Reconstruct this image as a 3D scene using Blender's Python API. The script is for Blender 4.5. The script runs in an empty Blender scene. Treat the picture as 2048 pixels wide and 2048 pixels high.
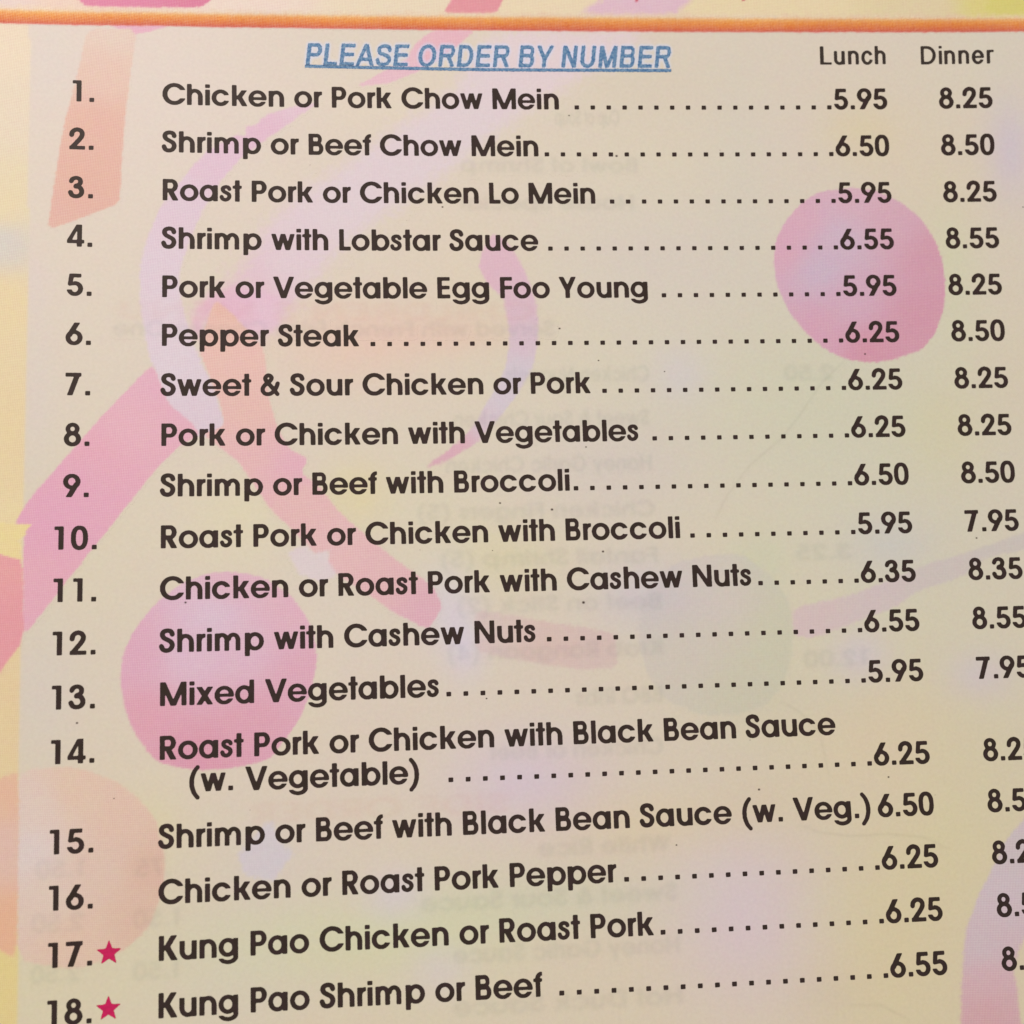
# A close view of a printed paper restaurant menu lying slightly bowed on a table.
import bpy, math
import numpy as np
from mathutils import Matrix

EM = 0.0042            # one em of the menu's type, in metres
R = [[0.9954416, -0.0315437, 0.0900061], [0.0191744, 0.9906438, 0.135119], [-0.0934261, -0.1327773, 0.9867329]]
t = [0.6252, -1.01792, -40.90114]
f = 2473.59
POW = [(2, 0), (1, 1), (0, 2), (3, 0), (2, 1), (1, 2), (0, 3), (4, 0), (3, 1), (2, 2), (1, 3), (0, 4)]
A = [0.24283, -0.09559, 0.2042, -0.32024, 0.1538, 0.33322, 0.08257, 0.17096, 0.19523, -0.11257, 0.07285, 0.1038]
V_ROW = [-0.0, -1.6697, -3.3431, -5.0013, -6.6575, -8.3002, -9.9666, -11.6229, -13.2759, -14.9478, -16.599, -18.2607, -19.9332, -21.5998, -22.65, -24.3125, -25.9829, -27.6635, -29.3475]
COL = [5.0213, 28.1284, 31.8966, 2.857, 3.1167]
WASH = [(29.361, -28.559, 8.67, 8.0, 1, -1, -13), (13.946, -30.05, 15.0, 7.5, 0, 0, -7), (0.462, -27.033, 5.0, 8.33, 0, 2, -8), (4.642, 1.892, 8.33, 6.67, 3, 0, 4),
 (23.651, -27.194, 2.75, 3.33, -1, -5, 24), (16.546, -22.675, 2.5, 1.5, -3, -6, 18), (12.316, -26.063, 1.0, 0.83, 0, -2, 20), (13.675, -28.397, 1.0, 0.83, 0, -2, 16),
 (28.939, -12.072, 7.0, 8.67, -5, 1, -2), (29.188, -20.545, 7.0, 5.0, -1, 1, -3), (20.91, -16.828, 1.83, 1.25, -8, -6, 14), (14.279, -16.822, 1.0, 1.5, -2, 0, 20),
 (14.726, -18.46, 0.67, 1.0, -2, 0, 18), (27.925, -19.016, 1.0, 0.83, -2, -4, 18), (32.033, -19.807, 1.17, 0.83, -3, -5, 16), (34.381, -1.516, 0.83, 1.83, -8, -8, 14),
 (32.01, -5.771, 1.0, 2.67, -4, 2, -6), (29.047, -0.742, 1.33, 1.0, 0, -1, -11), (31.283, -11.414, 1.5, 1.83, 0, 0, -9), (11.251, -13.305, 1.17, 1.17, 2, 2, -16),
 (26.417, -10.295, 4.17, 2.67, -4, 0, -4), (11.161, -8.258, 2.67, 1.5, 6, -6, -6), (14.499, -7.927, 2.67, 0.67, 4, -6, -4), (22.29, -9.375, 1.0, 1.0, -2, -2, 12),
 (21.442, -4.987, 3.67, 2.67, -2, -2, 4), (24.704, -15.751, 1.0, 1.0, -6, 0, -4), (29.236, -15.346, 1.5, 1.0, -6, -4, 8), (1.428, 1.406, 1.0, 2.0, -2, 0, 3),
 (0.947, -6.175, 0.67, 1.0, 0, -1, 4), (1.252, -10.138, 0.5, 3.33, -1, -1, 4), (1.635, -19.629, 0.83, 2.5, -2, 0, 3), (10.892, -27.357, 5.0, 1.17, -4, 4, -6),
 (17.215, -26.438, 4.33, 1.0, -6, 2, -2), (27.69, -28.472, 2.33, 2.67, 0, 0, -5), (25.928, -29.76, 1.17, 0.67, -3, -3, -2), (4.79, -23.576, 1.0, 1.0, 0, 2, -8),
 (15.952, -15.713, 2.33, 1.33, 0, 2, -12), (9.413, -19.892, 1.0, 2.0, 0, 2, -4), (28.266, -21.335, 3.0, 2.0, 2, -2, -6), (24.083, -20.377, 1.67, 1.33, -4, -2, -2),
 (20.094, -12.441, 3.0, 1.83, -3, -4, 4), (30.507, -25.306, 2.17, 2.0, 0, 1, -4), (7.552, -14.071, 1.67, 1.5, 2, 4, -6), (22.192, -24.16, 3.33, 1.0, 0, 0, -8),
 (12.304, 0.288, 2.67, 1.0, 2, 2, 0), (24.727, -1.975, 1.0, 5.0, -2, 0, 0)]
GHOST = [(17.424, -7.423, 13.786, "CHILDREN'S MENU", 1), (18.053, -7.982, 14.534, 'Served with French Fries Choose One', 0), (21.246, -9.572, 4.939, 'Chicken Nuggets', 0),
 (21.178, -11.089, 6.671, 'Sweet & Sour Chicken', 0), (21.192, -12.63, 6.972, 'Honey Garlic Chicken', 0), (21.238, -14.191, 7.991, 'Chicken Fingers (5)', 0),
 (21.265, -15.754, 7.283, 'Fantail Shrimp (5)', 0), (21.308, -17.286, 6.84, 'Beef on Stick (2)', 0), (21.282, -18.817, 7.161, 'Krab Rangoon (4)', 0),
 (21.204, -20.363, 2.939, 'BBQ Ribs', 0), (21.119, -22.019, 5.677, 'Chicken or Beef', 0), (16.029, -23.676, 8.195, 'SIDE ORDER', 1), (21.188, -25.093, 4.318, 'White Rice', 0),
 (21.333, -26.623, 8.236, 'Sweet & Sour Sauce', 0), (21.34, -28.236, 7.261, 'Honey Garlic Sauce', 0), (21.348, -29.796, 7.309, 'Hot Duck Sauce', 0),
 (2.992, -25.016, 1.569, '1.50', 0), (5.473, -25.121, 1.152, '.75', 0), (5.854, -26.641, 1.567, '1.50', 0), (2.863, -26.61, 1.53, '2.50', 0), (5.828, -28.197, 1.529, '1.50', 0),
 (2.764, -28.101, 1.437, '2.50', 0), (27.652, -9.612, 1.755, '2.50', 0), (28.33, -19.36, 2.345, '12.00', 0), (27.896, -15.792, 1.988, '3.25', 0),
 (20.561, -0.549, 2.265, 'Cup of Soup', 0), (21.165, -2.239, 6.188, 'Bowl of Shrimp', 0), (20.975, -3.57, 6.031, 'House Special', 0)]
SPECK = [(18.793, -0.216, 1), (14.351, -3.471, 1.1), (18.216, -7.723, 1.2), (19.508, -8.844, 1), (21.76, -9.248, 0.9), (18.966, -11.81, 1), (16.015, -13.653, 1.2), (17.742, -13.903, 1.4),
 (19.397, -15.344, 1.3), (18.676, -17.018, 1.6), (5.845, -16.698, 1.2), (2.586, -20.368, 1.2), (15.381, -20.042, 1), (28.594, -23.04, 1.1), (24.203, -23.271, 1.3),
 (32.294, -15.175, 1.1), (20.401, -1.652, 1.4), (21.378, -24.913, 1), (15.719, -15.228, 0.7), (28.803, -8.713, 1.2), (3.708, -22.72, 0.8), (34.748, -3.558, 0.9),
 (24.042, -1.439, 0.5), (9.912, -2.033, 0.5), (13.337, -15.16, 0.5), (7.834, -23.258, 0.5), (24.003, -21.673, 0.6), (30.135, -23.682, 0.5), (9.949, -28.802, 0.5)]
CREASE = [[(28.083, -8.916), (27.15, -9.781), (26.386, -10.817), (25.638, -11.672), (24.548, -12.516), (23.715, -13.527), (23.241, -14.367)],
 [(25.494, -24.454), (26.145, -24.719), (27.142, -24.873), (28.496, -24.867), (29.675, -25.03), (30.492, -25.465)],
 [(25.095, -20.41), (25.744, -20.84), (26.376, -21.514), (26.604, -23.06)], [(26.724, -30.107), (27.712, -30.16), (28.663, -30.67)]]
LEAD = [(16, 18.935, 27.848, 0.5571), (18, 17.846, 27.848, 0.5557), (14, 20.053, 27.848, 0.5568), (18, 17.862, 27.848, 0.5548), (11, 21.722, 27.848, 0.5569), (29, 11.783, 27.848, 0.554),
 (15, 19.536, 27.848, 0.5542), (12, 21.179, 27.848, 0.5558), (17, 18.437, 27.848, 0.5536), (10, 22.309, 27.848, 0.5539), (6, 24.54, 27.848, 0.5514), (19, 17.357, 27.848, 0.5522),
 (25, 14.026, 27.848, 0.5529), (25, 14.026, 27.848, 0.5529), None, (15, 19.565, 27.848, 0.5522), (13, 20.658, 27.848, 0.5531), (19, 17.341, 27.848, 0.553)]
RULE = {'bot': [(-2.63, 2.499), (-0.169, 2.613), (4.64, 2.75), (9.633, 2.794), (16.48, 2.794), (22.603, 2.77), (28.818, 2.746), (35.022, 2.673), (38.58, 2.582)],
 'top': [(-2.649, 3.061), (-0.181, 3.176), (4.639, 3.29), (9.64, 3.332), (16.493, 3.353), (22.62, 3.335), (28.834, 3.3), (35.033, 3.212), (38.586, 3.104)]}
HEAD = {'a': (9.813, 1.525), 'b': (22.397, 1.475), 'top': (9.922, 2.317), 'ul': [(9.78, 1.452), (15.96, 1.396), (22.428, 1.396)]}
LU = [(27.725, 1.61), (30.066, 1.594), (31.317, 1.586), (33.899, 1.553)]
STAR = [(3.599, -27.335), (3.598, -28.968)]
B14 = [(5.985, -22.603), (13.137, -22.732)]
ART = [{'alpha': 0.9,
  'blur': 0.06,
  'cols': [(0.007, 1.68, 232, 216, 180), (0.134, -3.844, 230, 215, 164), (0.082, -4.861, 210, 206, 190), (0.205, -6.866, 231, 212, 156), (0.317, -11.767, 230, 210, 154),
           (0.377, -14.63, 233, 215, 156), (0.487, -20.349, 230, 207, 150), (0.618, -27.915, 230, 211, 132), (0.356, -0.048, 228, 214, 180)],
  'label': 'yellow printed margin strip down the left edge of the sheet',
  'name': 'printed_margin',
  'poly': [(-2.747, 6.092), (0.718, 6.332), (0.81, -1.759), (0.887, -5.505), (0.896, -13.365), (0.909, -21.427), (0.951, -29.21), (0.959, -41), (-1.617, -41)],
  'step': 0.08},
 {'alpha': 0.95,
  'blur': 0.05,
  'cols': [(0.287, 3.372, 228, 208, 190), (1.555, 3.619, 232, 206, 178), (8.295, 3.623, 232, 214, 190), (12.194, 3.656, 230, 216, 178), (18.591, 3.712, 232, 216, 172),
           (27.064, 3.717, 232, 216, 165), (31.52, 3.641, 225, 210, 160), (34.013, 3.718, 222, 212, 120), (34.989, 3.695, 218, 210, 120)],
  'label': 'cream printed band above the orange rule',
  'name': 'printed_margin',
  'poly': [(-2.647, 2.991), (9.64, 3.332), (22.62, 3.335), (38.586, 3.087), (38.111, 14.957), (-2.94, 15.783)],
  'step': 0.08},
 {'alpha': 1,
  'blur': 0.035,
  'cols': [(3.006, 3.598, 218, 126, 153), (5.959, 3.616, 214, 118, 145), (4.638, 4.549, 218, 130, 156)],
  'label': 'magenta printed balloon cut by the top edge',
  'name': 'printed_balloon',
  'poly': [(2.295, 3.566), (2.588, 3.35), (6.323, 3.45), (6.657, 3.725), (7.47, 5.166), (6.813, 6.923), (4.311, 7.738), (2.172, 6.763), (1.539, 4.95)],
  'step': 0.08},
 {'alpha': 0.85,
  'blur': 0.03,
  'cols': [(4.118, 2.669, 226, 170, 184)],
  'label': 'pale bottom of the magenta balloon below the orange rule',
  'name': 'printed_balloon',
  'poly': [(3.011, 2.926), (3.353, 2.727), (3.744, 2.513), (4.119, 2.421), (4.641, 2.546), (5.248, 2.761), (5.875, 3.029)],
  'step': 0.08},
 {'alpha': 1,
  'blur': 0.035,
  'cols': [(15.462, 3.691, 224, 146, 149)],
  'label': 'pink printed ribbon above the orange rule',
  'name': 'printed_ribbon',
  'poly': [(14.506, 3.381), (14.827, 3.863), (15.676, 5.463), (17.588, 5.475), (16.61, 3.877), (16.356, 3.397)],
  'step': 0.08},
 {'alpha': 0.85,
  'blur': 0.1,
  'cols': [(21.573, 3.723, 220, 184, 197)],
  'label': 'lilac printed ribbon above the orange rule',
  'name': 'printed_ribbon',
  'poly': [(19.106, 3.36), (19.996, 3.896), (21.607, 4.961), (24.965, 4.96), (23.166, 3.902), (22.62, 3.335)],
  'step': 0.08},
 {'alpha': 0.8,
  'blur': 0.12,
  'cols': [(34.544, 3.618, 216, 208, 110)],
  'label': 'yellow green printed patch in the top right corner',
  'name': 'printed_corner_patch',
  'poly': [(33.938, 4.506), (33.683, 3.217), (37.712, 3.104), (37.722, 4.387)],
  'step': 0.08},
 {'alpha': 0.75,
  'blur': 0.3,
  'cols': [(19.077, 2.294, 226, 208, 208), (14.662, -1.106, 222, 207, 208), (11.224, -3.943, 222, 206, 208), (9.544, -5.516, 223, 202, 207), (8.223, -6.727, 223, 190, 199),
           (6.764, -7.419, 223, 188, 197)],
  'label': 'wide pale lilac printed ribbon sweeping down to the left',
  'name': 'printed_ribbon',
  'poly': [(16.22, 2.81), (14.699, 0.489), (12.968, -0.589), (11.084, -2.019), (9.568, -3.087), (8.568, -3.969), (7.741, -5.36), (7.169, -6.224), (6.363, -6.998), (6.203, -7.593),
           (6.925, -7.841), (7.892, -8.09), (8.871, -7.492), (9.532, -6.72), (10.37, -5.511), (11.213, -4.64), (12.401, -3.761), (14.118, -2.522), (15.686, -1.277),
           (17.444, -0.026), (19.575, 1.407), (22.252, 2.837)],
  'step': 0.16},
 {'alpha': 0.9,
  'blur': 0.04,
  'cols': [(14.571, 2.441, 228, 178, 184), (13.002, 1.182, 228, 186, 192)],
  'label': 'pink printed crescent ribbon behind the blue heading',
  'name': 'printed_ribbon',
  'poly': [(14.2, 2.792), (13.59, 2.342), (13.218, 1.717), (12.7, 1.462), (12.064, 1.082), (11.498, 0.774), (12.399, 0.838), (12.999, 1.04), (13.724, 1.367), (14.384, 1.764),
           (15.085, 2.303), (15.614, 2.805)],
  'step': 0.08},
 {'alpha': 0.88,
  'blur': 0.05,
  'cols': [(9.6, -0.015, 224, 194, 201), (8.426, -0.652, 223, 184, 197), (6.934, -2.256, 222, 192, 202), (5.956, -3.665, 221, 200, 206), (4.999, -5.741, 221, 204, 208),
           (5.167, -7.434, 222, 206, 208), (5.491, -9.11, 221, 207, 210), (6.287, -10.607, 219, 202, 207)],
  'label': 'lilac printed ribbon curving down beside items 2 to 8',
  'name': 'printed_ribbon',
  'poly': [(10.986, 0.448), (10.274, 0.173), (9.266, -0.003), (8.295, -0.39), (8.194, -0.656), (7.813, -0.664), (7.761, -1.121), (7.563, -0.985), (6.558, -1.566), (6.019, -2.154),
           (5.663, -2.667), (4.972, -3.634), (4.516, -4.88), (4.347, -5.753), (4.389, -7.107), (4.7, -8.731), (4.86, -9.114), (5.116, -9.944), (5.687, -10.772), (6.051, -11.269),
           (7.065, -11.438), (7.066, -10.908), (6.716, -9.641), (6.253, -8.721), (5.835, -7.427), (5.673, -6.751), (5.607, -5.851), (5.845, -5.043), (6.248, -3.918),
           (6.851, -2.78), (7.625, -1.807), (8.289, -1.286), (9.26, -0.567), (10.173, 0.136)],
  'step': 0.08},
 {'alpha': 1,
  'blur': 0.035,
  'cols': [(4.862, -9.447, 226, 176, 185), (3.937, -10.938, 228, 178, 183), (3.175, -11.756, 228, 170, 179), (2.429, -12.889, 226, 168, 182), (1.7, -14.324, 226, 166, 182),
           (1.575, -15.745, 228, 172, 179)],
  'label': 'wide pink printed ribbon crossing the item numbers',
  'name': 'printed_ribbon',
  'poly': [(4.741, -8.948), (3.148, -10.728), (2.337, -11.741), (1.059, -13.365), (0.645, -14.11), (0.944, -14.318), (0.917, -15.28), (0.943, -15.892), (0.918, -17.744),
           (2.29, -15.851), (3.254, -14.595), (4.159, -13.382), (4.957, -12.332), (5.58, -11.679), (6.288, -11.237), (5.971, -10.806), (5.291, -10.243), (4.892, -9.147)],
  'step': 0.08},
 {'alpha': 1,
  'blur': 0.04,
  'cols': [(0.539, -15.417, 231, 160, 156), (0.575, -17.287, 229, 154, 155)],
  'label': 'rose red printed ribbon end in the left margin',
  'name': 'printed_ribbon',
  'poly': [(-1.075, -14.307), (0.24, -15.068), (0.917, -15.28), (0.977, -17.761), (0.313, -18.728), (-0.933, -20.294)],
  'step': 0.08},
 {'alpha': 0.75,
  'blur': 0.14,
  'cols': [(7.088, -6.736, 226, 180, 193), (8.546, -7.238, 226, 192, 201)],
  'label': 'pink printed ribbon crossing above Pepper Steak',
  'name': 'printed_ribbon',
  'poly': [(6.25, -6.745), (7.413, -6.221), (8.878, -6.552), (8.869, -7.748), (7.569, -8.091), (7.167, -7.416), (6.861, -6.909), (6.443, -7.421), (6.252, -8.435), (5.963, -7.595)],
  'step': 0.08},
 {'alpha': 1,
  'blur': 0.035,
  'cols': [(6.925, -7.417, 230, 190, 168), (7.567, -8.767, 230, 190, 172), (7.883, -10.445, 228, 188, 170), (7.878, -11.775, 228, 184, 176), (9.32, -12.285, 226, 176, 183),
           (9.471, -13.444, 228, 186, 176), (10.904, -14.946, 228, 188, 180), (12.341, -16.122, 226, 184, 178), (13.457, -17.127, 222, 176, 180)],
  'label': 'salmon printed streamer stepping down to the right',
  'name': 'printed_ribbon',
  'poly': [(6.781, -6.739), (6.523, -7.421), (6.268, -8.486), (6.556, -9.206), (6.955, -10.309), (7.066, -10.908), (6.763, -11.139), (6.288, -11.137), (6.843, -11.619),
           (7.525, -12.169), (7.874, -12.716), (8.27, -13.361), (8.555, -13.759), (8.904, -14.092), (9.603, -14.807), (9.935, -15.238), (10.289, -15.147), (10.403, -15.067),
           (10.35, -15.474), (10.427, -15.72), (10.713, -15.954), (11.702, -16.628), (12.451, -17.182), (13.028, -17.489), (13.541, -17.762), (13.725, -17.508), (14.013, -17.044),
           (13.814, -16.5), (13.527, -16.199), (12.709, -15.59), (12.02, -15.034), (11.14, -14.245), (10.661, -13.792), (10.088, -12.974), (9.495, -12.552), (9.742, -12.091),
           (9.163, -11.769), (8.749, -11.033), (8.465, -9.944), (8.361, -8.411), (7.651, -7.583), (7.2, -7.076)],
  'step': 0.08},
 {'alpha': 1,
  'blur': 0.03,
  'cols': [(0.667, -14.474, 234, 216, 146)],
  'label': 'yellow printed star burst on the pink ribbon',
  'name': 'printed_star',
  'poly': [(0.235, -14.108), (0.66, -14.11), (1.177, -14.145), (0.959, -14.35), (1.02, -14.445), (0.729, -14.648), (0.867, -14.917), (0.794, -14.98), (0.947, -15.28),
           (0.24, -15.068), (-0.634, -14.779), (-0.65, -14.105)],
  'step': 0.08},
 {'alpha': 1,
  'blur': 0.035,
  'cols': [(3.42, 2.377, 224, 204, 180), (3.188, 1.133, 225, 194, 170), (2.889, -0.978, 224, 180, 156), (2.436, -2.726, 223, 177, 153), (1.677, -4.123, 222, 178, 156)],
  'label': 'salmon printed streamer behind items 1 to 3',
  'name': 'printed_streamer',
  'poly': [(2.595, 2.554), (2.324, 1.009), (1.86, -1.037), (1.585, -3.29), (1.451, -4.471), (2.454, -4.046), (3.583, -3.532), (3.708, -3.339), (3.745, -2.095), (3.844, -0.507),
           (4.012, 1.077), (4.216, 2.619)],
  'step': 0.08},
 {'alpha': 0.8,
  'blur': 0.055,
  'cols': [(16.1, -4.976, 221, 180, 191), (16.246, -5.851, 220, 177, 190), (16.896, -6.898, 216, 182, 193), (17.027, -8.114, 213, 188, 198), (16.825, -9.148, 209, 198, 205),
           (16.119, -10.17, 210, 200, 206), (15.424, -11.014, 212, 192, 198), (14.739, -11.682, 218, 164, 176), (13.728, -12.342, 214, 162, 174)],
  'label': 'purple pink printed arc right of the middle',
  'name': 'printed_ribbon',
  'poly': [(16.014, -4.38), (15.674, -4.976), (15.506, -5.553), (15.828, -6.181), (16.309, -6.618), (16.413, -7.122), (16.518, -8.128), (16.356, -9.006), (16.102, -9.622),
           (15.523, -10.488), (15.275, -10.978), (14.828, -11.464), (14.15, -11.995), (13.494, -12.472), (14.21, -12.248), (15.188, -11.705), (15.877, -10.985), (16.626, -10.124),
           (17.287, -9.014), (17.49, -8.013), (17.476, -6.884), (17.134, -5.8), (16.78, -5.099), (16.452, -4.625)],
  'step': 0.08},
 {'alpha': 1,
  'blur': 0.035,
  'cols': [(28.69, -3.064, 216, 178, 185), (26.178, -5.009, 218, 170, 182), (26.762, -3.944, 218, 172, 183), (27.38, -5.728, 204, 184, 195), (28.146, -4.666, 208, 184, 194),
           (28.384, -6.8, 212, 172, 185), (27.263, -7.85, 215, 165, 178), (31.315, -5.407, 212, 156, 168), (30.831, -7.535, 212, 152, 165), (28.983, -8.662, 212, 150, 163),
           (29.965, -3.966, 214, 170, 179)],
  'label': 'pink printed balloon behind the lunch prices',
  'name': 'printed_balloon',
  'poly': [(28.703, -2.796), (29.572, -2.927), (30.373, -3.327), (31.059, -3.905), (31.535, -4.695), (31.744, -5.411), (31.822, -6.214), (31.713, -7.12), (31.335, -8.019),
           (30.836, -8.579), (29.728, -8.935), (28.943, -9.014), (28.19, -8.899), (27.501, -8.61), (26.829, -8.022), (26.237, -7.259), (25.831, -6.283), (25.754, -5.361),
           (25.878, -4.652), (26.227, -4.013), (26.845, -3.321), (27.504, -2.932)],
  'step': 0.08},
 {'alpha': 1,
  'blur': 0.035,
  'cols': [(7.232, -16.008, 222, 180, 187), (9.121, -17.016, 224, 180, 187), (6.762, -17.118, 220, 195, 203), (5.988, -18.365, 222, 190, 199), (7.54, -18.251, 222, 186, 195),
           (4.455, -18.165, 222, 172, 184), (4.772, -20.357, 224, 164, 173), (9.419, -19.259, 222, 170, 181), (7.845, -20.467, 222, 164, 174), (6.3, -21.498, 220, 155, 168)],
  'label': 'pink printed balloon behind items 11 to 14',
  'name': 'printed_balloon',
  'poly': [(7.233, -15.718), (8.257, -15.933), (9.125, -16.501), (9.69, -17.336), (9.906, -17.983), (9.962, -18.736), (9.73, -19.76), (9.313, -20.613), (8.508, -21.662),
           (8.181, -21.789), (7.283, -21.939), (6.438, -21.982), (5.72, -21.876), (5.006, -21.662), (4.672, -21.279), (4.291, -20.71), (4.015, -19.974), (3.857, -19.115),
           (3.941, -18.275), (4.268, -17.547), (4.874, -16.756), (5.704, -16.089), (6.45, -15.799)],
  'step': 0.08},
 {'alpha': 1,
  'blur': 0.05,
  'cols': [(1.268, -24.143, 224, 210, 196), (1.394, -22.955, 225, 206, 184), (2.552, -22.409, 227, 199, 168), (3.892, -23.381, 226, 196, 168), (3.313, -24.855, 224, 198, 172),
           (4.798, -24.935, 221, 186, 158), (4.361, -26.554, 222, 190, 160), (2.605, -26.888, 226, 197, 166), (1.866, -25.662, 225, 205, 180)],
  'label': 'pale peach printed balloon behind items 15 to 17',
  'name': 'printed_balloon',
  'poly': [(0.885, -21.757), (2.205, -21.68), (3.003, -21.852), (3.763, -22.19), (4.47, -22.771), (4.97, -23.448), (5.215, -24.399), (5.218, -25.168), (5.087, -25.866),
           (4.822, -26.552), (4.335, -27.057), (3.808, -27.393), (3.064, -27.668), (2.283, -27.717), (0.948, -27.359), (0.895, -24.122)],
  'step': 0.08},
 {'alpha': 1,
  'blur': 0.05,
  'cols': [(0.594, -22.315, 230, 188, 150), (0.624, -24.106, 226, 192, 168), (0.664, -26.464, 232, 182, 140)],
  'label': 'orange edge of the peach balloon in the left margin',
  'name': 'printed_balloon',
  'poly': [(-0.745, -22.545), (-0.05, -22.133), (0.373, -21.959), (0.914, -21.759), (0.948, -27.359), (0.462, -27.033), (-0.25, -26.399), (-0.829, -25.192)],
  'step': 0.08},
 {'alpha': 0.42,
  'blur': 0.07,
  'cols': [(25.222, -18.438, 194, 198, 166), (23.094, -17.051, 204, 194, 190), (22.161, -18.679, 200, 194, 182), (23.757, -20.203, 196, 196, 168)],
  'label': 'faint grey green printed balloon right of centre',
  'name': 'printed_balloon',
  'poly': [(23.179, -15.514), (24.133, -15.552), (25.194, -16.436), (25.645, -17.168), (25.702, -18.137), (25.571, -19.094), (25.208, -19.972), (24.558, -20.604), (23.55, -20.847),
           (22.38, -20.807), (21.241, -20.283), (20.624, -19.288), (20.436, -17.972), (20.749, -16.658), (21.806, -15.767)],
  'step': 0.14},
 {'alpha': 0.75,
  'blur': 0.07,
  'cols': [(26.29, -17.803, 214, 190, 186), (28.763, -17.03, 210, 192, 188), (30.558, -16.398, 206, 194, 184), (33.106, -15.433, 204, 195, 182)],
  'label': 'faint lilac printed ribbon between the price columns',
  'name': 'printed_ribbon',
  'poly': [(25.682, -17.403), (27.653, -17.035), (29.202, -16.518), (30.501, -16.006), (31.54, -15.774), (33.993, -15.023), (36.053, -14.291), (35.98, -15.155), (33.943, -15.624),
           (32.559, -15.849), (31.75, -16.461), (30.116, -16.913), (29.253, -17.464), (28.01, -17.85), (26.299, -18.436), (25.693, -18.286)],
  'step': 0.08},
 {'alpha': 0.62,
  'blur': 0.07,
  'cols': [(15.392, -17.993, 214, 190, 180), (17.514, -18.379, 215, 184, 172), (19.318, -18.758, 212, 184, 174)],
  'label': 'faint pink printed ribbon under Nuts',
  'name': 'printed_ribbon',
  'poly': [(15.105, -17.121), (17.0, -17.532), (19.072, -17.917), (19.68, -18.082), (19.73, -19.211), (18.422, -19.219), (16.658, -18.874), (15.066, -18.535)],
  'step': 0.08},
 {'alpha': 0.95,
  'blur': 0.07,
  'cols': [(32.743, -25.405, 208, 196, 190), (31.914, -26.804, 211, 195, 194), (31.218, -28.657, 210, 192, 190), (31.295, -29.593, 216, 178, 178), (31.27, -30.669, 214, 168, 166)],
  'label': 'lilac and pink printed ribbon in the bottom right corner',
  'name': 'printed_ribbon',
  'poly': [(33.136, -24.583), (32.428, -25.247), (31.919, -26.041), (31.334, -26.935), (30.783, -28.04), (30.528, -29.442), (30.351, -30.889), (30.261, -32.276), (32.426, -33.319),
           (32.376, -31.011), (32.349, -29.823), (32.27, -29.259), (33.007, -27.967), (35.342, -25.684), (35.574, -23.41)],
  'step': 0.08},
 {'alpha': 0.8,
  'blur': 0.07,
  'cols': [(9.773, -15.413, 222, 208, 204)],
  'label': 'pale lilac printed star on the salmon streamer',
  'name': 'printed_star',
  'poly': [(9.056, -15.155), (9.618, -14.889), (9.983, -15.222), (10.419, -15.051), (10.35, -15.474), (10.683, -15.856), (10.166, -16.153), (9.449, -15.894)],
  'step': 0.08},
 {'alpha': 0.7,
  'blur': 0.09,
  'cols': [(8.445, -24.51, 210, 203, 206)],
  'label': 'pale lilac printed star between items 15 and 16',
  'name': 'printed_star',
  'poly': [(7.431, -24.554), (7.83, -24.329), (8.14, -23.808), (8.527, -23.595), (8.678, -24.215), (9.217, -24.622), (8.749, -25.134), (8.562, -25.504), (7.674, -25.233)],
  'step': 0.08},
 {'alpha': 1,
  'blur': 0.03,
  'cols': [(21.261, 3.899, 190, 30, 62)],
  'label': 'foot of a magenta letter at the top edge',
  'name': 'printed_letter_foot',
  'poly': [(21.18, 4.147), (21.409, 4.148), (21.348, 3.864), (21.259, 3.811)],
  'step': 0.08},
 {'alpha': 1,
  'blur': 0.03,
  'cols': [(25.025, 3.901, 190, 30, 62)],
  'label': 'foot of a magenta letter at the top edge, right of its twin',
  'name': 'printed_letter_foot',
  'poly': [(24.961, 4.148), (25.192, 4.148), (25.113, 3.865), (25.023, 3.83)],
  'step': 0.08}]
NT = 0.03

# ---------------------------------------------------------------- camera, world, lights
scene = bpy.context.scene
Rm = np.array(R); tv = np.array(t)
Rc = Rm.T                                   # camera axes in menu space
pos = -Rm.T @ tv * EM
cam_data = bpy.data.cameras.new('camera'); cam = bpy.data.objects.new('camera', cam_data)
scene.collection.objects.link(cam); scene.camera = cam
M4 = Matrix(((Rc[0][0], Rc[0][1], Rc[0][2], pos[0]), (Rc[1][0], Rc[1][1], Rc[1][2], pos[1]), (Rc[2][0], Rc[2][1], Rc[2][2], pos[2]), (0, 0, 0, 1)))
cam.matrix_world = M4
cam_data.sensor_width = 36; cam_data.lens = 36 * f / 2048
cam_data.clip_start = 0.005; cam_data.clip_end = 20
cam_data.dof.use_dof = True; cam_data.dof.focus_distance = 0.171; cam_data.dof.aperture_fstop = 22

world = bpy.data.worlds.new('World'); scene.world = world; world.use_nodes = True
bg = world.node_tree.nodes['Background']
bg.inputs[0].default_value = (1.0, 0.95, 0.88, 1); bg.inputs[1].default_value = 0.50

def area_lamp(name, loc, target, size, power, col):
    ld = bpy.data.lights.new(name, 'AREA'); ld.shape = 'DISK'; ld.size = size; ld.energy = power; ld.color = col
    o = bpy.data.objects.new(name, ld); scene.collection.objects.link(o)
    o.location = loc
    from mathutils import Vector
    o.rotation_euler = (Vector(target) - Vector(loc)).to_track_quat('-Z', 'Y').to_euler()
    return o
area_lamp('ceiling_lamp', (-0.34, 0.40, 0.55), (0, 0, 0), 0.22, 4.1, (1.0, 0.90, 0.78))
scene.view_settings.view_transform = 'Standard'; scene.view_settings.look = 'None'
scene.view_settings.exposure = 0.0; scene.view_settings.gamma = 1.0
scene.cycles.transparent_max_bounces = 24

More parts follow.
